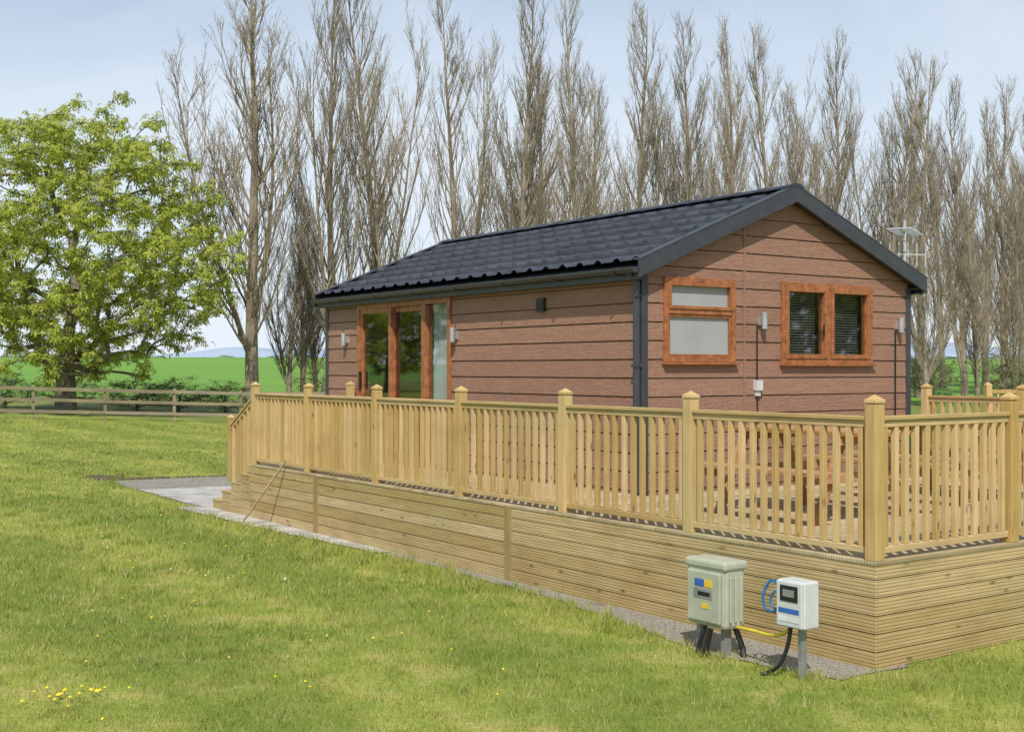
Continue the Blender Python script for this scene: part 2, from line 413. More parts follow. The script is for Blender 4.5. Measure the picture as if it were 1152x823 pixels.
for ss in (.048,1.46):
    if ss>1: post(ss,10.16)
    post(ss,11.0,.43,1.34,.042)
    za,zb=RT-.06,RT-.45; ta,tb=10.21,10.96
    for (o1,o2,w) in ((-.028,0,.036),(-.075,-.03,.02)):
        rails.hexa([(ss-w,ta,za+o1),(ss+w,ta,za+o1),(ss+w,tb,zb+o1),(ss-w,tb,zb+o1),(ss-w,ta,za+o2),(ss+w,ta,za+o2),(ss+w,tb,zb+o2),(ss-w,tb,zb+o2)])
    for k in range(6):
        f=(k+.5)/6; tt=ta+(tb-ta)*f; z=za+(zb-za)*f; bal.box(ss-.019,ss+.019,tt-.019,tt+.019,DH-.05-f*.28,z-.06)
posts.obj('posts',[M_pz],deck,bevel=.004); rails.obj('rails',[M_py],deck,bevel=.004); railx.obj('front_rails',[M_px],deck,bevel=.004)
bal.obj('balusters',[M_pz],deck,bevel=.003)
# ---------------- cabin ----------------
cab=empty('timber_clad_cabin',FR)
SE=5.78; SM=(CS+SE)/2; TE=11.09; APZ=3.92; SL=.405
def zr(s): return APZ-.075-SL*abs(s-SM)
ZE=zr(CS)
GW=[(.281+CS,1.253+CS,2.07,2.905),(2.03+CS-.03,3.55+CS-.06,2.06,2.92)]
DO=(CT+3.566,CT+5.96,DH+.01,2.86)
BH=.19
def clad(mb,a0,a1,ztop,holes,fmap,gable=False):
    z=DH-.35
    def lim(z):
        if not gable or z<=ZE: return a0,a1
        k=(z-ZE)/SL; return a0+k,a1-k
    def piece(aL0,aR0,aL1,aR1,z0,z1,n0,n1,mi,n1t=None):
        if n1t is None: n1t=n1
        p=[fmap(aL0,z0,n0),fmap(aR0,z0,n0),fmap(aR1,z1,n0),fmap(aL1,z1,n0),
           fmap(aL0,z0,n1),fmap(aR0,z0,n1),fmap(aR1,z1,n1t),fmap(aL1,z1,n1t)]
        mb.hexa(p,mi)
    top=ztop
    while z<top-.001:
        for (za,zb,n1,mi) in ((z,z+.010,.006,1),(z+.010,z+BH,.026,0)):
            zb_full=zb; zb=min(zb,top)
            if zb-za<.001: continue
            nf=(lambda q: n1) if mi else (lambda q,za=za,zf=zb_full: .028-.010*(q-za)/(zf-za))
            hs=[h for h in holes if h[2]<zb-1e-6 and h[3]>za+1e-6]
            cuts=sorted(set([za,zb]+[q for h in hs for q in (h[2],h[3]) if za<q<zb]))
            if gable and za<ZE<zb: cuts=sorted(set(cuts+[ZE]))
            for i in range(len(cuts)-1):
                c0,c1=cuts[i],cuts[i+1]
                L0,R0=lim(c0); L1,R1=lim(c1)
                act=sorted([h for h in hs if h[2]<=c0+1e-6 and h[3]>=c1-1e-6])
                if R0-L0<.05: continue
                A_,B_=nf(c0),nf(c1)
                if not act: piece(L0,R0,L1,max(R1,L1+.001),c0,c1,-.03,A_,mi,B_); continue
                la,lb=L0,L1
                for h in act:
                    piece(la,h[0],lb,h[0],c0,c1,-.03,A_,mi,B_); la=lb=h[1]
                piece(la,R0,lb,R1,c0,c1,-.03,A_,mi,B_)
        z+=BH
fg=lambda a,z,n:(a,CT-n,z)
fl_=lambda a,z,n:(CS-n,a,z)
CM=[M_clad,M_groove]
b=MB(); clad(b,CS+.005,SE,APZ-.08,GW,fg,True); b.obj('gable_wall_cladding',CM,cab,bevel=.004)
b=MB(); clad(b,CT+.035,TE,ZE-.02,[DO],fl_); b.obj('side_wall_cladding',CM,cab,bevel=.004)
b=MB(); clad(b,CS+.005,SE,APZ-.08,[],lambda a,z,n:(a,TE+n,z),True)
clad(b,CT+.035,TE-.035,ZE-.02,[],lambda a,z,n:(SE+n,a,z)); b.obj('rear_walls_cladding',CM,cab)
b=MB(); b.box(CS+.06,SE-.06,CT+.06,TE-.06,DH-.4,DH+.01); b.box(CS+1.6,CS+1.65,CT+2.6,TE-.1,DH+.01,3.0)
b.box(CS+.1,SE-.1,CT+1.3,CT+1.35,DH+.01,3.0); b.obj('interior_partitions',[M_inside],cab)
b=MB(); b.box(CS+.02,SE-.02,CT+.02,TE-.02,0,DH-.35); b.obj('skirting',[M_trim],cab)
b=MB()
for s in (CS+1.42,):
    zt=zr(s)-.03
    b.box(s-.012,s+.012,CT-.0305,CT-.01,DH,zt)
b.obj('joint_strips',[M_clad],cab)
b=MB()
b.box(CS-.035,CS+.05,CT-.035,CT-.0,DH-.3,ZE-.04); b.box(CS-.035,CS-.0,CT+.0,CT+.06,DH-.3,ZE-.04)
b.box(SE-.05,SE+.035,CT-.035,CT+.05,DH-.3,ZE-.04); b.box(CS-.035,CS+.03,TE-.05,TE+.035,DH-.3,ZE-.04)
b.obj('corner_trims',[M_trim],cab,bevel=.004)
# roof : stepped interlocking tiles
T0,T1=CT-.14,TE+.12; RS=SM-(CS-.15)
def roofside(sign):
    nc=7; slen=RS; us=np.arange(0,T1-T0+1e-6,.0165)
    rows=[]
    for c_ in range(nc):
        for f in (0,.5,.93,.985,.9999):
            rows.append(((c_+f)/nc, .002+.066*f,c_))
    V=[];F=[]
    TW=.30
    for (v_,hh,c_) in rows:
        for u in us:
            x_=u+ (TW/2 if c_%2 else 0); q=(x_%TW)/TW
            wv=0
            if q<.42: wv=.034*math.sin(math.pi*q/.42)
            elif q>.96: wv=-.012
            V.append((SM+sign*slen*v_, T0+u, APZ-SL*slen*v_+hh+wv-.012))
    nu=len(us)
    for j in range(len(rows)-1):
        for i in range(nu-1): F.append((j*nu+i,j*nu+i+1,(j+1)*nu+i+1,(j+1)*nu+i))
    m=MB(); m.v=V; m.f=F; m.m=[0]*len(F)
    m.obj('roof_tiles_near' if sign<0 else 'roof_tiles_far',[M_roof],cab,smooth=False)
roofside(-1); roofside(1)
b=MB()
for sg in (-1,1):
    e=SM+sg*RS; ze=APZ-SL*RS
    b.hexa([(SM,T0+.01,APZ-.07),(e,T0+.01,ze-.07),(e,T1-.01,ze-.07),(SM,T1-.01,APZ-.07),(SM,T0+.01,APZ-.018),(e,T0+.01,ze-.018),(e,T1-.01,ze-.018),(SM,T1-.01,APZ-.018)])
    for (ta,tb,dn,up) in ((T0-.028,T0+.008,-.115,.055),(T0-.03,T0+.085,.056,.076),(T1-.008,T1+.028,-.125,.055),(T1-.085,T1+.03,.056,.076)):
        e2=SM+sg*(RS+.02); ze2=APZ-SL*(RS+.02)
        b.hexa([(SM,ta,APZ+dn),(e2,ta,ze2+dn),(e2,tb,ze2+dn),(SM,tb,APZ+dn),(SM,ta,APZ+up),(e2,ta,ze2+up),(e2,tb,ze2+up),(SM,tb,APZ+up)])
    b.box(min(e-sg*.03,e-sg*.005),max(e-sg*.03,e-sg*.005),T0+.01,T1-.01,ze-.14,ze-.071)
    wl=CS-.0 if sg<0 else SE
    b.box(min(e-sg*.03,wl),max(e-sg*.03,wl),T0+.01,T1-.01,ze-.14,ze-.128)
b.obj('roof_trim',[M_trim],cab,bevel=.004)
b=MB(); 
rp=[(SM+math.sin(a)*.10*1.15,APZ+.03+math.cos(a)*.05) for a in np.linspace(-math.pi/2,math.pi/2,9)]
k=T0-.03
while k<T1:
    e=min(k+.42,T1+.03)
    pts=[(p[0],k,p[1]+.008) for p in rp]+[(p[0],e+.0,p[1]) for p in rp]
    b.poly(pts,[(i,i+1,i+10,i+9) for i in range(8)]+[tuple(range(9))]); k+=.415
b.obj('ridge_tiles',[M_roof],cab,smooth=False)
b=MB(); gs=CS-.15-.05; gzt=APZ-SL*RS-.03
prof=[(gs+math.cos(a)*.05,gzt+math.sin(a)*.05) for a in np.linspace(math.pi,2*math.pi,9)]
prof+= [(gs+math.cos(a)*.044,gzt+math.sin(a)*.044) for a in np.linspace(2*math.pi,math.pi,9)]
b.poly([(p[0],T0,p[1]) for p in prof]+[(p[0],T1,p[1]) for p in prof],[(i,(i+1)%18,18+(i+1)%18,18+i) for i in range(18)])
b.poly([(p[0],T0+.002,p[1]) for p in prof[:9]],[tuple(range(9))])
for q in np.arange(T0+.3,T1,1.0): b.box(gs-.055,gs+.05,q,q+.03,gzt-.057,gzt-.051)
b.obj('gutter',[M_trim],cab)
b=MB(); b.tube([(gs+.01,CT-.0,gzt-.03),(CS-.075,CT+.0,gzt-.12),(CS-.075,CT+.0,DH+.02)],.034,10)
for q in (1.2,2.0,2.7): b.box(CS-.113,CS-.036,CT-.04,CT+.04,q,q+.03)
b.tube([(SE+.08,CT+.05,2.9),(SE+.08,CT+.05,DH)],.034,8)
b.obj('downpipe',[M_trim],cab)
# windows
def frame(mb,fm,a0,a1,z0,z1,w,n0,n1,mi=0):
    def bx(a,b,c,d): 
        p=[]
        for n_ in (n0,n1): p+=[fm(a,c,n_),fm(b,c,n_),fm(b,d,n_),fm(a,d,n_)]
        mb.hexa(p,mi)
    bx(a0,a1,z0,z0+w); bx(a0,a1,z1-w,z1); bx(a0,a0+w,z0+w,z1-w); bx(a1-w,a1,z0+w,z1-w)
def pane(mb,fm,a0,a1,z0,z1,n,mi):
    mb.poly([fm(a0,z0,n),fm(a1,z0,n),fm(a1,z1,n),fm(a0,z1,n)],[(0,1,2,3)],mi)
def slab(mb,fm,a0,a1,z0,z1,n0,n1,mi=0):
    p=[]
    for n_ in (n0,n1): p+=[fm(a0,z0,n_),fm(a1,z0,n_),fm(a1,z1,n_),fm(a0,z1,n_)]
    mb.hexa(p,mi)
b=MB(); a0,a1,z0,z1=GW[0]
frame(b,fg,a0-.02,a1+.02,z0-.02,z1+.02,.055,-.04,.05)
zm=z0+.5
slab(b,fg,a0+.035,a1-.035,zm-.025,zm+.025,-.04,.049)
frame(b,fg,a0+.035,a1-.035,z0+.035,zm-.025,.03,-.03,.036); frame(b,fg,a0+.035,a1-.035,zm+.025,z1-.035,.035,-.03,.062)
slab(b,fg,a0-.04,a1+.04,z0-.045,z0-.021,-.03,.085)
pane(b,fg,a0+.05,a1-.05,z0+.05,z1-.05,.01,1)
b.obj('bathroom_window',[M_frame,M_frost],cab,bevel=.004)
b=MB(); a0,a1,z0,z1=GW[1]; am=(a0+a1)/2
frame(b,fg,a0-.02,a1+.02,z0-.02,z1+.02,.055,-.04,.05); slab(b,fg,am-.03,am+.03,z0+.035,z1-.035,-.04,.049)
frame(b,fg,a0+.035,am-.03,z0+.035,z1-.035,.05,-.03,.062); frame(b,fg,am+.03,a1-.035,z0+.035,z1-.035,.05,-.03,.062)
slab(b,fg,a0-.04,a1+.04,z0-.045,z0-.021,-.03,.085)
pane(b,fg,a0+.05,a1-.05,z0+.05,z1-.05,.01,1)
slab(b,fg,am-.12,am-.10,z0+.3,z0+.42,.063,.08,2)
for k in range(26):
    zz=z1-.08-k*.03
    slab(b,fg,a0+.09,am-.08,zz,zz+.014,-.10,-.085,3)
    slab(b,fg,am+.08,a1-.09,zz,zz+.014,-.10,-.085,3)
b.obj('casement_window',[M_frame,M_glass,M_black,simple('blind_slat',(.20,.20,.21),.6)],cab,bevel=.004)
b=MB(); a0,a1,z0,z1=DO
frame(b,fl_,a0-.02,a1+.02,z0,z1+.02,.07,-.06,.05)
w1=a0+.62; w2=(w1+a1)/2
slab(b,fl_,w1-.05,w1+.05,z0+.07,z1-.05,-.06,.049)
frame(b,fl_,w2-.03,a1-.05,z0+.07,z1-.05,.07,-.02,.035); frame(b,fl_,w1+.05,w2+.04,z0+.07,z1-.05,.07,-.058,-.021)
pane(b,fl_,a0+.06,w1-.04,z0+.08,z1-.06,-.01,1); pane(b,fl_,w1+.1,w2,z0+.12,z1-.1,-.04,1); pane(b,fl_,w2,a1-.1,z0+.12,z1-.1,.005,1)
slab(b,fl_,a1-.10,a1-.07,1.7,1.95,.036,.07,2)
b.obj('patio_door',[M_frame,M_glass,M_black],cab,bevel=.004)
b=MB(); npl=60
for (ca,cb,nf) in ((a0+.03,a0+.58,-.10),(w1+.05,w1+.26,-.16)):
    pts=[]
    for i in range(npl+1):
        aa=ca+(cb-ca)*i/npl; nn=nf+.03*math.sin(i*1.05)+.008*math.sin(i*2.7)
        pts+= [fl_(aa,z0+.05,nn),fl_(aa,z1-.03,nn*.95)]
    b.poly(pts,[(2*i,2*i+2,2*i+3,2*i+1) for i in range(npl)])
b.obj('curtains',[M_curt],cab,smooth=True,fixn=False)
b=MB(); tv=CT+1.66
slab(b,fl_,tv-.075,tv+.075,2.62,2.77,.02,.055,0)
for k in range(4): slab(b,fl_,tv-.06,tv+.06,2.64+k*.03,2.655+k*.03,.055,.065,0)
b.obj('wall_vent',[M_black],cab)
def lamp(fm,a,z,name):
    b=MB(); c0=fm(a,z-.09,.09); c1=fm(a,z+.09,.09)
    b.tube([c0,c1],.033,12,0); slab(b,fm,a-.035,a+.035,z-.05,z+.05,.018,.06,0)
    b.tube([fm(a,z-.096,.09),fm(a,z-.0901,.09)],.026,12,1); b.obj(name,[M_steel,M_black],cab)
lamp(fg,CS+1.66,2.50,'wall_lamp_a'); lamp(fg,SE-.22,2.50,'wall_lamp_b'); lamp(fl_,CT+3.42,2.40,'wall_lamp_c'); lamp(fl_,CT+6.3,2.40,'wall_lamp_d')
b=MB()
b.tube([(CS+1.60,CT-.04,2.45),(CS+1.595,CT-.045,2.2),(CS+1.60,CT-.04,1.8),(CS+1.61,CT-.04,1.1)],.009,6,0)
b.tube([(SE-.26,CT-.04,2.45),(SE-.27,CT-.045,2.0),(SE-.265,CT-.04,1.1)],.010,6,0)
slab(b,fg,CS+1.56,CS+1.65,1.75,1.86,.018,.08,1); slab(b,fg,CS+1.575,CS+1.635,1.69,1.749,.018,.06,1)
b.obj('cables_and_socket',[M_black,M_lightbox],cab,bevel=.003)
b=MB(); ax,ay=SE+.40,CT+.33
b.tube([(ax,ay,2.4),(ax,ay,3.82)],.018,6); b.tube([(ax-.38,ay-.2,3.68),(ax+.38,ay+.2,3.68)],.012,5)
for k in range(9):
    f=-1+2*k/8; px_,py_=ax+.37*f,ay+.2*f; b.tube([(px_-.07,py_+.13,3.68),(px_+.07,py_-.13,3.68)],.008,4)
b.tube([(ax-.28,ay+.15,3.40),(ax+.28,ay-.1,3.40)],.010,5)
for k in range(6):
    f=-1+2*k/5; b.tube([(ax+.28*f,ay+.02-.12*f,3.25),(ax+.28*f,ay+.02-.12*f,3.55)],.008,4)
b.tube([(SE,ay,2.5),(ax,ay,2.5)],.014,5); b.tube([(SE,ay,2.75),(ax,ay,2.75)],.014,5); b.obj('tv_aerial',[M_alu],cab)
# ---------------- picnic tables ----------------
def picnic(s,t,rot,name):
    M=FR@Matrix.Translation((s,t,DH+.004))@Matrix.Rotation(rot,4,'Z'); b=MB()
    for k in range(6): b.box(-.8,.8,-.36+k*.12,-.36+k*.12+.112,.715,.75)
    for sg in (-1,1):
        for k in range(2):
            y0=sg*(.62+k*.125); b.box(-.8,.8,min(y0,y0+sg*.115),max(y0,y0+sg*.115),.415,.45)
    for x in (-.55,.55):
        b.box(x-.022,x+.022,-.34,.34,.64,.714); b.box(x-.022,x+.022,-.76,.76,.335,.414)
        for sg in (-1,1):
            b.hexa([(x+.023,sg*.62,0),(x+.065,sg*.62,0),(x+.065,sg*.52,0),(x+.023,sg*.52,0),(x+.023,sg*.28,.71),(x+.065,sg*.28,.71),(x+.065,sg*.19,.71),(x+.023,sg*.19,.71)])
    b.obj(name,[M_table],None,M,bevel=.004)
picnic(1.7,2.0,math.radians(90),'picnic_table'); picnic(3.9,2.2,math.radians(90),'picnic_table')
# ---------------- meter boxes ----------------
mb=empty('electric_meter_box',FR@Matrix.Translation((-.60,.78,0)))
b=MB(); b.box(0,.20,0,.38,.20,.66); b.obj('body',[M_greybox],mb,bevel=.03)
b=MB(); b.box(-.012,.215,-.012,.392,.60,.665); b.obj('lid',[M_greybox],mb,bevel=.02)
b=MB()
b.box(-.022,-.001,.03,.35,.235,.585); b.obj('door',[M_greybox],mb,bevel=.01)
b=MB()
for k in range(3): b.box(.035+k*.05,.055+k*.05,-.014,-.002,.25,.56)
b.obj('side_ribs',[M_greybox],mb,bevel=.005)
b=MB(); b.box(-.026,-.0225,.18,.27,.48,.53,0); b.box(-.026,-.0225,.10,.175,.48,.53,1); b.box(-.026,-.0225,.10,.28,.40,.465,2); b.box(-.0275,-.0262,.12,.24,.415,.445,3); b.box(-.026,-.0225,.14,.2,.33,.365,1)
b.obj('labels',[M_lbl_b,M_lbl_y,M_galv,M_black],mb)
b=MB(); 
for y_ in (.06,.30): b.box(.06,.12,y_,y_+.04,-.02,.2,0)
b.tube([(-.02,.12,.2),(-.03,.14,.1),(-.05,.16,0)],.022,8,1); b.tube([(.03,.22,.2),(.0,.24,.1),(-.01,.26,0)],.018,8,1)
b.tube([(.15,.05,.2),(.17,0,.06),(.16,-.02,0)],.022,8,1); b.obj('legs_and_conduits',[M_galv,M_black],mb)
wb=empty('water_meter_box',FR@Matrix.Translation((-.62,.06,0)))
b=MB(); b.box(0,.14,0,.23,.33,.63); b.obj('body',[M_lightbox],wb,bevel=.012)
b=MB(); b.box(-.018,-.001,.008,.222,.335,.625,0); b.obj('cover',[M_lightbox],wb,bevel=.008)
b=MB(); b.box(-.023,-.0185,.04,.185,.50,.60,0); b.box(-.026,-.0232,.065,.16,.53,.575,1); b.box(-.021,-.0185,.03,.20,.425,.455,2); b.box(-.021,-.0185,.03,.20,.37,.40,3)
b.obj('display',[M_black,M_galv,M_lbl_b,M_lbl_w],wb)
b=MB(); b.box(.05,.09,.06,.10,-.02,.33); b.obj('post',[M_galv],wb,bevel=.003)
hz=MB()
def smooth_path(P,n=6):
    P=[Vector(p) for p in P]; Q=[P[0]]+P+[P[-1]]; out=[]
    for i in range(1,len(Q)-2):
        for k in range(n):
            t=k/n; a,b1,c1,d1=Q[i-1],Q[i],Q[i+1],Q[i+2]
            out.append(.5*((2*b1)+(c1-a)*t+(2*a-5*b1+4*c1-d1)*t*t+(3*b1-a-3*c1+d1)*t**3))
    return out+[P[-1]]
hz.tube(smooth_path([(.05,.23,.56),(.04,.32,.6),(.02,.37,.5),(.03,.36,.42),(.04,.30,.40),(.03,.24,.44)]),.009,8,0)
hz.tube(smooth_path([(.07,.23,.5),(.06,.3,.53),(.05,.335,.47),(.05,.30,.42),(.06,.23,.42)]),.008,8,0)
hz.tube(smooth_path([(.05,.15,.33),(.05,.22,.27),(.08,.36,.23),(.12,.55,.22),(.15,.75,.21)]),.013,8,1)
hz.tube(smooth_path([(.03,.14,.33),(.02,.16,.2),(-.01,.2,.08),(-.04,.27,.02),(-.08,.3,.01)]),.014,8,2)
hz.obj('hoses',[M_hoseb,M_hosey,M_black],wb,smooth=True)
b=MB()
b.tube([W(-.42,9.55,0),W(-.02,9.05,.84)],.016,8); b.obj('wooden_pole',[simple('pole_wood',(.42,.3,.18),.7)])
# ---------------- field fence ----------------
A=Vector((-25.0,43.3)); B=Vector((-3.0,51.8)); dirv=(B-A); Lf=dirv.length; dirn=dirv/Lf
ang=math.atan2(dirn.y,dirn.x); FM=Matrix.Translation((A.x,A.y,0))@Matrix.Rotation(ang,4,'Z')
b=MB(); sp=2.55; nP=int(Lf/sp)
zs=[float(gz(*(A+dirn*(i*sp)))) for i in range(nP+1)]
for i in range(nP+1):
    x_=i*sp; b.box(x_-.055,x_+.055,-.05,.05,zs[i]-.2,zs[i]+1.27,0)
    if i<nP:
        for (za,w_) in ((1.08,.13),(.66,.12),(.24,.12)):
            j=random.uniform(-.015,.015)
            x2=x_+sp-.004
            b.hexa([(x_,-.09,zs[i]+za+j),(x2,-.09,zs[i+1]+za),(x2,-.052,zs[i+1]+za),(x_,-.052,zs[i]+za+j),(x_,-.09,zs[i]+za+w_+j),(x2,-.09,zs[i+1]+za+w_),(x2,-.052,zs[i+1]+za+w_),(x_,-.052,zs[i]+za+w_+j)],0)
b.obj('post_and_rail_fence',[M_fence],None,FM)
NM=Matrix.Translation((7.9,20.5,0))@Matrix.Rotation(math.radians(10),4,'Z')
b=MB()
for x_ in (0,1.6,3.2,4.8): b.box(x_-.05,x_+.05,-.05,.05,0,1.72); b.pyr(x_,0,1.72,1.77,.05)
b.box(0,4.8,-.03,.03,1.58,1.64); b.box(0,4.8,-.02,.02,.75,.80); b.box(0,4.8,.03,.06,0,.68)
for k in range(40):
    x_=.06+k*.12; b.box(x_-.018,x_+.018,-.019,.019,.80,1.58)
b.obj('wooden_balustrade',[M_pz],None,NM)
# ---------------- trees ----------------
def rnd(a,b): return random.uniform(a,b)
def poplar(seed,H=20,crown=1.0):
    random.seed(seed); b=MB()
    def grow(p,d,L,r0,r1,n,up,wob):
        pts=[p.copy()]; d=d.normalized()
        for i in range(n):
            d=(d+Vector((rnd(-wob,wob),rnd(-wob,wob),up))).normalized(); p=p+d*(L/n); pts.append(p.copy())
        return pts,[r0+(r1-r0)*i/n for i in range(n+1)]
    trunk,rad=grow(Vector((0,0,-.2)),Vector((rnd(-.03,.03),rnd(-.03,.03),1)),H+.2,.24,.012,16,.03,.03)
    b.tube(trunk,rad,7,0,False)
    mains=[(trunk,rad)]
    for k in range(random.choice((1,2,2))):
        i=random.randint(1,4); a=rnd(0,6.28)
        st,rr=grow(trunk[i],Vector((math.cos(a)*.28,math.sin(a)*.28,1)),H*rnd(.55,.72),rad[i]*.5,.012,10,.10,.04)
        b.tube(st,rr,5,0,False); mains.append((st,rr))
    def at(pts,rr,f):
        x=f*(len(pts)-1); i=min(int(x),len(pts)-2); q=x-i
        return pts[i].lerp(pts[i+1],q), rr[i]*(1-q)+rr[i+1]*q, (pts[i+1]-pts[i]).normalized()
    sec=[]
    for mi,(P,R) in enumerate(mains):
        nn=46 if mi==0 else 18
        for k in range(nn):
            f=.12+(.84)*((k+rnd(0,1))/nn); p,r,d=at(P,R,f); hh=p.z/H
            a=rnd(0,6.28); L=H*rnd(.15,.30)*(1.25-hh)*crown
            L=min(L,(H*1.0-p.z)*.85+.3)
            dd=Vector((math.cos(a)*.56,math.sin(a)*.56,.9))
            pts,rr=grow(p,dd,L,min(r*.45,.042)+.006,.008,6,.19,.05)
            b.tube(pts,rr,4,0,False); sec.append((pts,rr,L))
    for (pts,rr,L) in sec:
        for k in range(int(4+L*2.0)):
            p,r,d=at(pts,rr,rnd(.12,1)); a=rnd(0,6.28)
            dd=d+Vector((math.cos(a)*.42,math.sin(a)*.42,.25)); l2=L*rnd(.14,.38)+.3
            q,r2=grow(p,dd,l2,min(r*.55,.016)+.003,.006,3,.12,.06); b.tube(q,r2,3,0,False)
            for m in range(random.randint(3,5)):
                p3,_,d3=at(q,r2,rnd(.2,1)); a=rnd(0,6.28)
                d4=d3+Vector((math.cos(a)*.5,math.sin(a)*.5,.25)); l3=rnd(.25,.65)
                e=p3+d4.normalized()*l3; b.tube([p3,e],[.006,.004],3,0,False)
                c_=p3.lerp(e,rnd(.3,1)); s=rnd(.02,.045); a=rnd(0,6.28)
                u=Vector((math.cos(a),math.sin(a),rnd(-.5,.5)))*s; w=Vector((rnd(-1,1),rnd(-1,1),1)).normalized()*s*1.4
                b.poly([c_,c_+u*.6+w*.5,c_+w,c_-u*.6+w*.5],[(0,1,2,3)],1)
    return b.mesh('poplar_mesh',[M_pbark,M_bud])
pv=[poplar(11,20,1.05),poplar(12,20,.95),poplar(13,20,1.1),poplar(14,20,.95),poplar(15,20,1.0)]
random.seed(5)
def addtree(name,me,x,y,sx,sz,rot=None):
    o=bpy.data.objects.new(name,me); COL.objects.link(o)
    o.location=(x,y,float(gz(x,y))); o.rotation_euler=(rnd(-.015,.015),rnd(-.015,.015),rnd(0,6.28) if rot is None else rot); o.scale=(sx,sx,sz); return o
def row(pxs,tops,d0,d1):
    for i,(px_,top) in enumerate(zip(pxs,tops)):
        dep=d0+(d1-d0)*(px_-290)/(1150-290)+rnd(-1,1); X_=(px_-576)/1388*dep
        Hh=(415-top)/1388*dep+1.98-float(gz(X_,dep))
        addtree('poplar_tree',pv[(i*2+i//5)%5],X_,dep,Hh/20*rnd(.95,1.08)*(1.3 if i==0 else 1),Hh/20)
row([284,372,437,515,578,648,712,772,826,880,932,985,1035,1085,1130,1172],[-55,-45,-40,-20,-25,5,12,25,35,35,50,65,75,88,95,100],56,80)
row([610,680,800,905,1010,1060,1108,1150],[70,85,95,105,115,115,115,120],70,96)
def broadleaf(seed,name,H,R,zb,nclump,leaves,leafmat,barkmat,r0,clr,lsize,palm=True,trunk_h=2.2,shell=.5,flat=.65,cx=0,sp=.8):
    random.seed(seed); b=MB(); cz=(H+zb)/2; rz=(H-zb)/2
    cl=[]
    tries=0
    ph=[rnd(0,6.28) for _ in range(6)]
    while len(cl)<nclump and tries<60000:
        tries+=1
        d=Vector((rnd(-1,1),rnd(-1,1),rnd(-1,1)))
        if not (.05<d.length<1): continue
        u=d.normalized(); az=math.atan2(u.y,u.x); el=math.asin(u.z)
        lim=1+.05*math.sin(3*az+ph[0])+.06*math.sin(5*el+2*az+ph[1])+.06*math.sin(7*az+ph[2]-3*el)
        rr=(shell+(1-shell)*random.random()**.6)*lim
        zz=u.z*rr
        wid=1.0 if zz<0 else 1-.22*zz
        p=Vector((u.x*rr*R*wid+cx,u.y*rr*R*wid,cz+zz*rz))
        if p.z<zb: continue
        if any((p-q).length<clr*sp for q in cl): continue
        cl.append(p)
    cl.sort(key=lambda p:(p-Vector((0,0,trunk_h))).length)
    nodes=[(Vector((0,0,-.2)),-1)]
    nT=8
    for k in range(1,nT+1): 
        nodes.append((Vector((rnd(-.08,.08)*k*.4+cx*(k-1)/nT*.7,rnd(-.08,.08)*k*.4,trunk_h+ (0 if k==1 else (k-1)*(H*.62-trunk_h)/nT))),len(nodes)-1))
    for p in cl:
        best=None
        for i,(q,_) in enumerate(nodes):
            if i<1: continue
            dv=p-q; L=dv.length
            if L<.05: continue
            cost=L+max(0,q.z-p.z+.1*L)*1.4+ (q.xy.length>p.xy.length)*1.5
            if best is None or cost<best[0]: best=(cost,i)
        i=best[1]; q=nodes[i][0]; L=(p-q).length; n=max(2,int(L/.55)); par=i
        for k in range(1,n+1):
            f=k/n; w=q.lerp(p,f)+Vector((0,0,1))*math.sin(f*math.pi)*L*.07
            if k<n: w+=Vector((rnd(-1,1),rnd(-1,1),rnd(-1,1)))*.07
            nodes.append((w,par)); par=len(nodes)-1
    cnt=[0]*len(nodes)
    haschild=[False]*len(nodes)
    for i,(_,pa) in enumerate(nodes):
        if pa>=0: haschild[pa]=True
    for i in range(len(nodes)-1,-1,-1):
        if not haschild[i]: cnt[i]=max(cnt[i],1)
        if nodes[i][1]>=0: cnt[nodes[i][1]]+=cnt[i]
    k0=r0/math.sqrt(max(cnt[1],1))
    for i,(p,pa) in enumerate(nodes):
        if pa<0: continue
        ra=max(.012,k0*cnt[pa]**.5) ; rb=max(.010,k0*cnt[i]**.5); ra=min(ra,rb*1.35+.004)
        if pa==0: ra=rb*1.35
        b.tube([nodes[pa][0],p],[ra,rb],6 if rb>.05 else 4,0,False)
    for c_ in cl:
        for k in range(leaves):
            o=Vector((random.gauss(0,1),random.gauss(0,1),random.gauss(0,1)*flat))*clr*.42
            p=c_+o
            if k%5==0: b.tube([c_,p],[.012,.005],3,0,False)
            n_=(o.normalized()*.6+Vector((rnd(-.5,.5),rnd(-.5,.5),rnd(.2,1.0)))).normalized()
            a1=n_.orthogonal().normalized(); a2=n_.cross(a1)
            m=5 if palm else 1; base=rnd(0,6.28)
            for j in range(m):
                an=base+(j*1.1 if palm else 0); dr=(a1*math.cos(an)+a2*math.sin(an)-n_*(.35 if palm else 0)-Vector((0,0,.25 if palm else 0)))
                sd=(a1*-math.sin(an)+a2*math.cos(an)); l=lsize*rnd(.7,1.15)
                b.poly([p,p+dr*l*.62+sd*l*.2,p+dr*l,p+dr*l*.62-sd*l*.2],[(0,1,2,3)],1)
    return b.mesh(name,[barkmat,leafmat])
cm=broadleaf(3,'chestnut_mesh',13.2,6.1,1.2,600,27,M_chest,M_bark,.38,.60,.19,True,2.0,.40,.65,.9,1.0)
addtree('offscreen_reflection_tree',cm,-18.6,51.5,1,1,0)
for (X_,Y_,s) in [(-52,46,1.0),(-60,58,1.15),(-72,50,1.1),(-66,68,1.1),(-84,66,1.2),(58,6,1.0),(64,-4,1.1),(70,-14,1.1),(60,14,.9)]:  # out-of-view trees added to give the door and window panes something to reflect
    addtree('offscreen_reflection_tree',cm,X_,Y_,s,s)
sm=broadleaf(8,'shrub_mesh',2.6,1.9,.2,60,60,M_shrub,M_bark,.08,.55,.10,False,.3,.2)
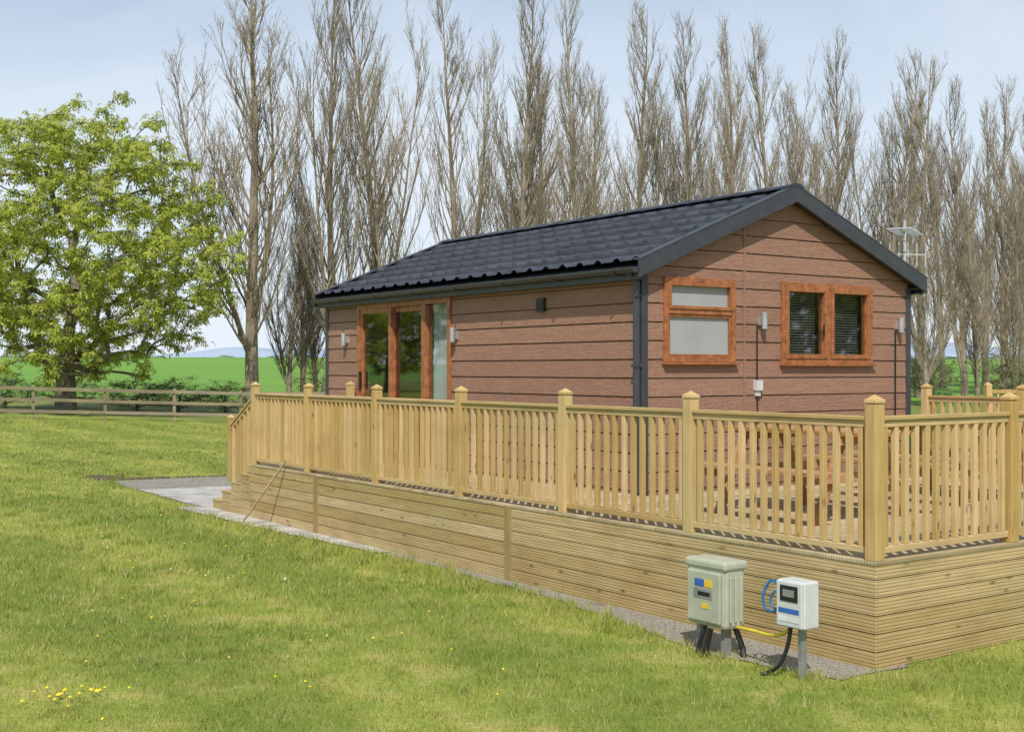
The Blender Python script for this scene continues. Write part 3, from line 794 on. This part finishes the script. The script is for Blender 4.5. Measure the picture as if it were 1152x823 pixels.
sy=broadleaf(9,'shrub_mesh_y',3.6,2.2,.4,60,40,M_shruby,M_bark,.08,.6,.10,False,.4,.2)
random.seed(21)
for (X_,Y_,s) in [(-23,56,.8),(-20.5,57,.7),(-17,56,.8),(-15,55.5,.8),(-13.0,56,.75),(-25.5,57,.9)]: addtree('hedge_shrub',sm,X_,Y_,s*1.2,s*.75)
for i in range(16):
    X_=18+i*2.0; addtree('spring_shrub',sy if i%3 else sm,X_,68+rnd(-3,8)+X_*.15,rnd(.8,1.2),rnd(.7,1.15))
for (X_,Y_,s) in [(-9.3,60,.8),(-6,63,.9),(-2,64,1),(2,66,1),(8,68,1),(14,70,1)]: addtree('spring_shrub',sy,X_,Y_,s,s)
for (px_,top,dep) in [(325,230,60),(340,210,62),(356,235,64),(1042,250,66),(1100,235,70),(1140,260,72)]:
    X_=(px_-576)/1388*dep; Hh=(415-top)/1388*dep+1.9
    addtree('young_poplar_tree',pv[random.randint(0,3)],X_,dep,Hh/20*1.2,Hh/20)
# distant tree line and hills
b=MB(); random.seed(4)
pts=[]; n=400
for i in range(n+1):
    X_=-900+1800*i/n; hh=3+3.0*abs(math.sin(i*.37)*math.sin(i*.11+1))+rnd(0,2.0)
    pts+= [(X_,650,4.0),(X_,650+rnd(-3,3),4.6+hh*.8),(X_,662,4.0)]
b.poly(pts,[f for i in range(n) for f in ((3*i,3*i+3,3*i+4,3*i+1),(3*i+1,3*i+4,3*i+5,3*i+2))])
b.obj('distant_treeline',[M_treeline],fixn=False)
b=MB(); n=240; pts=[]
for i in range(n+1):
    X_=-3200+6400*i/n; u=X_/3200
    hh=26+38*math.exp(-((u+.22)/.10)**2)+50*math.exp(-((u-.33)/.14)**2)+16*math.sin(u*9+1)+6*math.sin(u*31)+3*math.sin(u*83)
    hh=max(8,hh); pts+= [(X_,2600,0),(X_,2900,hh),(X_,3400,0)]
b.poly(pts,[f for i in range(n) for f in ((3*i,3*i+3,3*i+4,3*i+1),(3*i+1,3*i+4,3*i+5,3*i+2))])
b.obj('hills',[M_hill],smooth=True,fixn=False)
# ---------------- light ----------------
EL=math.radians(50); AZ=math.atan2(-.06,-.99)
sd=Vector((math.sin(AZ)*math.cos(EL),math.cos(AZ)*math.cos(EL),math.sin(EL)))
sun=bpy.data.lights.new('sun','SUN'); sun.energy=4.3; sun.angle=math.radians(.6); sun.color=(1,.945,.865)
so=bpy.data.objects.new('sun',sun); COL.objects.link(so); so.rotation_euler=(-sd).to_track_quat('-Z','Y').to_euler(); so.location=(0,-20,30)
w=bpy.data.worlds.new('World'); scene.world=w; w.use_nodes=True; nt=w.node_tree
bg=nt.nodes['Background']; sk=nd(nt,'ShaderNodeTexSky',sky_type='NISHITA'); sk.sun_disc=False
sk.sun_elevation=EL; sk.sun_rotation=AZ; sk.air_density=1.0; sk.dust_density=.5; sk.ozone_density=1.5
tc=nd(nt,'ShaderNodeTexCoord').outputs['Generated']
cn=noise(nt,mapping(nt,tc,(1,1,2.5)),1.6,5,.55,.3)
sz=nd(nt,'ShaderNodeSeparateXYZ'); nt.links.new(tc,sz.inputs[0])
haze=maprange(nt,sz.outputs[2],.0,.36,.8,.05)
fac=math_(nt,'ADD',haze,maprange(nt,cn,.38,.7,.0,.5),None,True)
cloud=mixc(nt,fac,sk.outputs[0],(6.7,7.35,8.1))
nt.links.new(cloud,bg.inputs[0]); bg.inputs[1].default_value=.122
# ---------------- camera ----------------
cam=bpy.data.cameras.new('camera'); cam.lens=43.4; cam.sensor_width=36; cam.clip_end=9000; cam.clip_start=.1
co=bpy.data.objects.new('camera',cam); COL.objects.link(co); co.location=(0,0,1.98); co.rotation_euler=(math.radians(90.145),0,0)
scene.camera=co
scene.view_settings.view_transform='Standard'; scene.view_settings.look='None'; scene.view_settings.exposure=0
